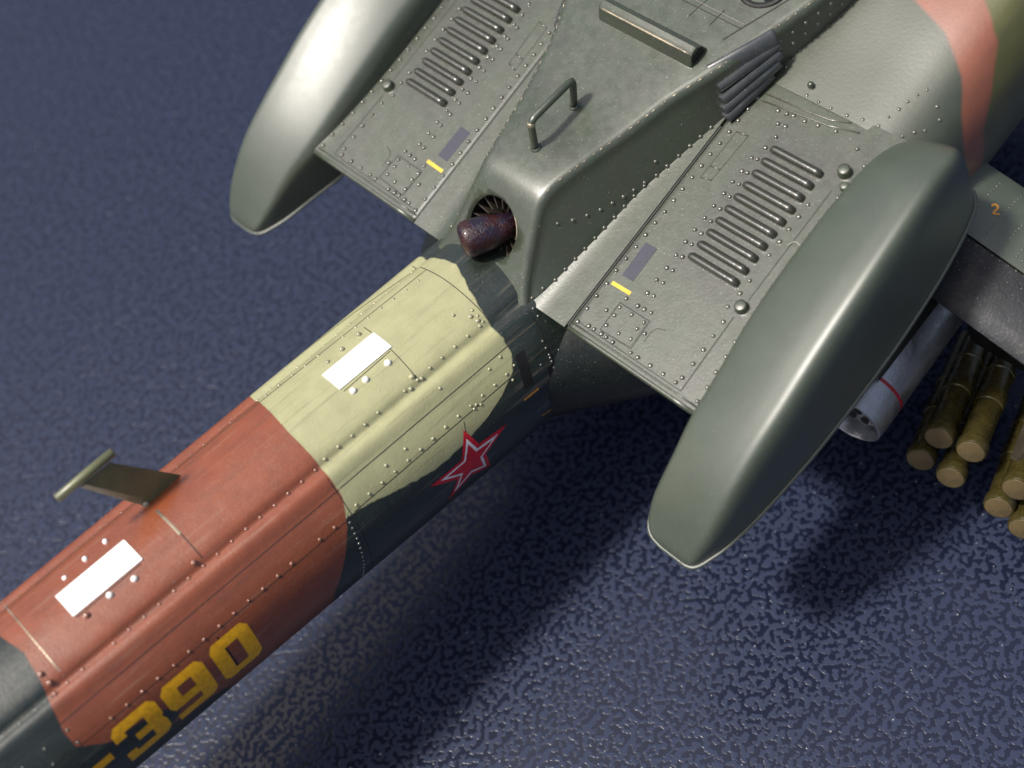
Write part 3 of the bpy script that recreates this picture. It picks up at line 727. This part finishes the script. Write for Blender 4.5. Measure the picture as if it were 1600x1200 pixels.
def pod_row(x, sg, ZB=-6.0):
    yi, yo, zt = sinterp(x, TI), sinterp(x, TO), sinterp(x, TZ)
    yi += pshift(x, sg)-(.7 if sg < 0 else 0)*max(0, min(1, (2-x)/12)); yo += pshift(x, sg)
    n = len(PSEC); R_ = []
    for i in range(n-1):
        p0, p1, p2, p3 = PSEC[max(i-1, 0)], PSEC[i], PSEC[i+1], PSEC[min(i+2, n-1)]
        for t_ in (0, .33, .67):
            q = [.5*(2*b_+(c-a_)*t_+(2*a_-5*b_+4*c-d)*t_*t_+(3*b_-a_-3*c+d)*t_**3) for a_, b_, c, d in zip(p0, p1, p2, p3)]
            R_.append((x, sg*(yi+(yo-yi)*q[0]), ZB+(zt-ZB)*q[1]))
    R_.append((x, sg*yo, ZB))
    return R_
px = [-14.0, -13.92, -13.8, -13.55, -13.2, -12.6, -11.8]+frange(-10.8, 35, 46)+[35.6, 36.3, 37, 37.6, 38.2, 38.7, 39.1, 39.4, 39.7, 39.9, 40.0]
for sg, side in ((-1, 'right-hand'), (1, 'left-hand')):
    POD = obj('exhaust_shroud', *grid([pod_row(x, sg) for x in px], True, True, True), M_pod, HELI, smooth=True, sharp=60)
    tag(POD, 'long smooth green exhaust shroud on the %s side' % side)
    ring = [(x, sg*(sinterp(x, TI)+pshift(x, sg)-(.7 if sg < 0 else 0)*max(0, min(1, (2-x)/12))-.12), -6.05) for x in px if x < 39.5]+[(x, sg*(sinterp(x, TO)+pshift(x, sg)+.12), -6.05) for x in reversed(px) if x < 39.5]
    ring += [ring[0]]
    obj('shroud_rim', *tube(ring, .25, 8, False), M_pod, POD)
    sp = [((x, sg*(sinterp(x, TI)+pshift(x, sg)+.15), -4.2+.1*x), (0, -sg, .1)) for x in frange(-9.5, 0, 5)]
    rivets(POD, sp, .18, .14, M_rivet)

# ---- stub wing and stores
def wz(x, y): return -13-.22*(abs(y)-40)-.249*(x-37)
AF = [(0, -.1), (.03, .28), (.1, .75), (.2, 1.05), (.35, 1.25), (.5, 1.2), (.535, 1.15), (.536, -1.4), (.2, -1.1), (.05, -.6)]
AR = [(.545, .90), (.7, .42), (.85, -.25), (.95, -.9), (1, -1.5), (1, -1.75), (.8, -1.5), (.545, -1.4)]
def wing_rows(T):
    rows = []
    for y in frange(30, 74, 22):
        le = 46.6-.05*(y-36); te = 28.6-.06*(y-40); c = le-te
        rows.append([(le-c*t_, -y, wz(le-c*t_, y)+h*1.15) for t_, h in T])
    return rows
WING = obj('stub_wing', *grid(wing_rows(AF), True, True, True), M_pod, HELI, smooth=True, sharp=28)
tag(WING, 'riveted stub wing marked with an orange 2')
tag(obj('trailing_flap', *grid(wing_rows(AR), True, True, True), M_flap, WING, smooth=True, sharp=28), 'blue-black trailing flap')
def wt(x, y):
    le = 46.6-.05*(y-36); c = le-(28.6-.06*(y-40)); t_ = (le-x)/c
    return wz(x, y)+1.15*interp(t_, [(0, -.1), (.03, .28), (.1, .75), (.2, 1.05), (.35, 1.25), (.5, 1.2), (.535, 1.15), (.545, .9), (.7, .42), (.85, -.25), (.95, -.9), (1, -1.5)])
pts = []
for y in (38.6, 40.4, 43.2, 45.6, 47.4, 48.2, 50): pts += [((x, -y-.35*(41-x)*.1, wt(x, y)), (.2, -.2, .95)) for x in frange(44.8, 37.6, 13)]
pts += [((36.2, -y, wt(36.2, y)), (.2, -.2, .95)) for y in frange(39, 60, 20)]
rivets(WING, pts, .12, .08, M_rivet)
def stroke2(parent, c, scale, mat):
    pts = [(-.42, .55), (-.30, .85), (.02, .98), (.34, .82), (.40, .48), (.2, .12), (-.15, -.25), (-.42, -.72), (.48, -.72)]
    # reading direction: outboard-down, top of the figure towards the nose
    q = [(c[0]+(v*.8+u*.6)*scale, c[1]+(u*.92-v*.71)*scale) for u, v in pts]
    r = []
    for (a, b_), (d, e_) in zip(q, q[1:]): r += [(a+(d-a)*k, b_+(e_-b_)*k) for k in frange(0, 1, 4)[:-1]]
    r.append(q[-1])
    return ribbon(parent, [(x, -y, wt(x, y)+.02) for x, y in r], [(.2, -.2, .95)]*len(r), .26, mat, 'painted_digit', .03)
tag(stroke2(WING, (41.3, 42.2), .72, M_orange), 'orange digit 2')

RP = Vector((12.6, -40.2, -22.4)); RD = Vector((1, .10, -.22)).normalized()
ROK = obj('rocket_pod', *lathe(RP, RD, [(2.2, .3), (2.2, 3.9), (0.15, 4.05), (0, 4.2), (0.1, 4.4), (2, 4.5), (26, 4.5), (30, 3.6), (32, 1.5)], 40), M_silver, HELI, smooth=True, sharp=50)
tag(ROK, 'silver cylindrical rocket pod with a crimson band')
obj('crimson_band', *lathe(RP, RD, [(4.6, 4.46), (4.6, 4.53), (5.05, 4.53), (5.05, 4.46)], 40, False), M_redband, ROK, smooth=False)
for k in range(14):
    rr, nn_, kk = (2.95, 10, k) if k < 10 else (1.25, 4, k-10)
    a = 2*math.pi*kk/nn_; d_, uu, vv = frame(RD)
    c = RP+RD*2.15+uu*rr*math.cos(a)+vv*rr*math.sin(a)
    obj('rocket_tube', *lathe(c-RD*.25, RD, [(0.1, .62), (0, .5), (0, .1)], 12, True), M_black, ROK)
obj('pod_pylon', *box((18, -41.6, -19), (33, -38.8, -13)), M_dark, ROK, smooth=False)

TD = Vector((.80, .32, -.48)).normalized()
TUBES = [((17.4, -49.3, -27.0), 'upper inboard'), ((18.1, -53.4, -27.0), 'upper outboard'), ((14.5, -48.1, -30.6), 'lower inboard'), ((14.7, -52.4, -30.6), 'lower outboard'),
         ((17.4, -60.1, -28.2), 'upper far'), ((15.0, -58.9, -32.0), 'lower far'), ((14.6, -62.5, -33.0), 'lowest far')]
tm = None
TP = [(0, 1.5), (.05, 1.78), (.25, 1.9), (1.3, 1.92), (1.45, 1.78), (1.7, 1.72), (8.2, 1.72), (8.3, 1.86), (8.55, 1.9), (10.6, 1.9), (10.8, 1.86), (10.9, 1.74), (14.2, 1.72), (14.3, 1.86), (14.7, 1.86), (14.8, 1.7), (24, 1.65), (24.1, 1.3)]
for c, w in TUBES:
    if tm is None:
        V, F = lathe(c, TD, TP, 28)
        o = obj('missile_tube', V, F, M_brass, HELI, smooth=True, sharp=40, origin=c); tm = o
        V, F = lathe(Vector(c), TD, [(-.03, .2), (-.05, 1.45), (-.02, 1.62), (.06, 1.66)], 28)
        cp = obj('end_cap', V, F, M_brassend, o, smooth=True, sharp=40, origin=c)
        cp.location = (0, 0, 0)
    else:
        o = tm.copy(); COL.objects.link(o); o.parent = HELI; o.location = W(c)
        q = cp.copy(); COL.objects.link(q); q.parent = o; q.location = (0, 0, 0)
    o['label'] = 'olive brass missile tube, %s of the cluster' % w
RAIL = obj('launch_rail', *grid([[(20.5, -57.0, -29.5), (20.3, -58.2, -28.2), (20.5, -59.2, -29.8), (20.7, -58.0, -31.0)], [(22.0, -56.6, -29.6), (21.8, -58.2, -27.8), (22.0, -59.6, -30.0), (22.2, -58.0, -31.8)], [(38, -51, -36), (38, -53, -34), (38, -55, -37), (38, -53, -39)]], True, True, True), paint('brown_rail_paint', (.045, .038, .026), rough=.5), HELI, smooth=False)
tag(RAIL, 'brown wedge-ended launch rail between the tube clusters')
obj('store_beam', *box((31, -62, -31), (39, -44, -24)), M_dark, HELI, smooth=False)

# ---- stray lint
def lint(pts, label):
    P = [Vector(p) for p in pts]; q = []
    for i in range(len(P)-1):
        p0, p1, p2, p3 = P[max(i-1, 0)], P[i], P[i+1], P[min(i+2, len(P)-1)]
        for k in range(5):
            t_ = k/5; q.append(tuple(.5*(2*p1+(p2-p0)*t_+(2*p0-5*p1+4*p2-p3)*t_*t_+(3*p1-p0-3*p2+p3)*t_**3)))
    q.append(tuple(P[-1]))
    o = obj('lint_fibre', *tube(q, .026, 5), M_lint, None, origin=pts[0]); tag(o, label, 'lint')
M_lint = flat('pale_lint', (.62, .60, .55), .7, 0)
lint([(21.4, -30.3, 1.05), (22.2, -30.9, 1.35), (21.9, -32.0, 1.45), (20.7, -32.2, 1.2), (19.9, -31.8, 1.05)], 'curled pale lint fibre lying on the deck beside the right-hand shroud')
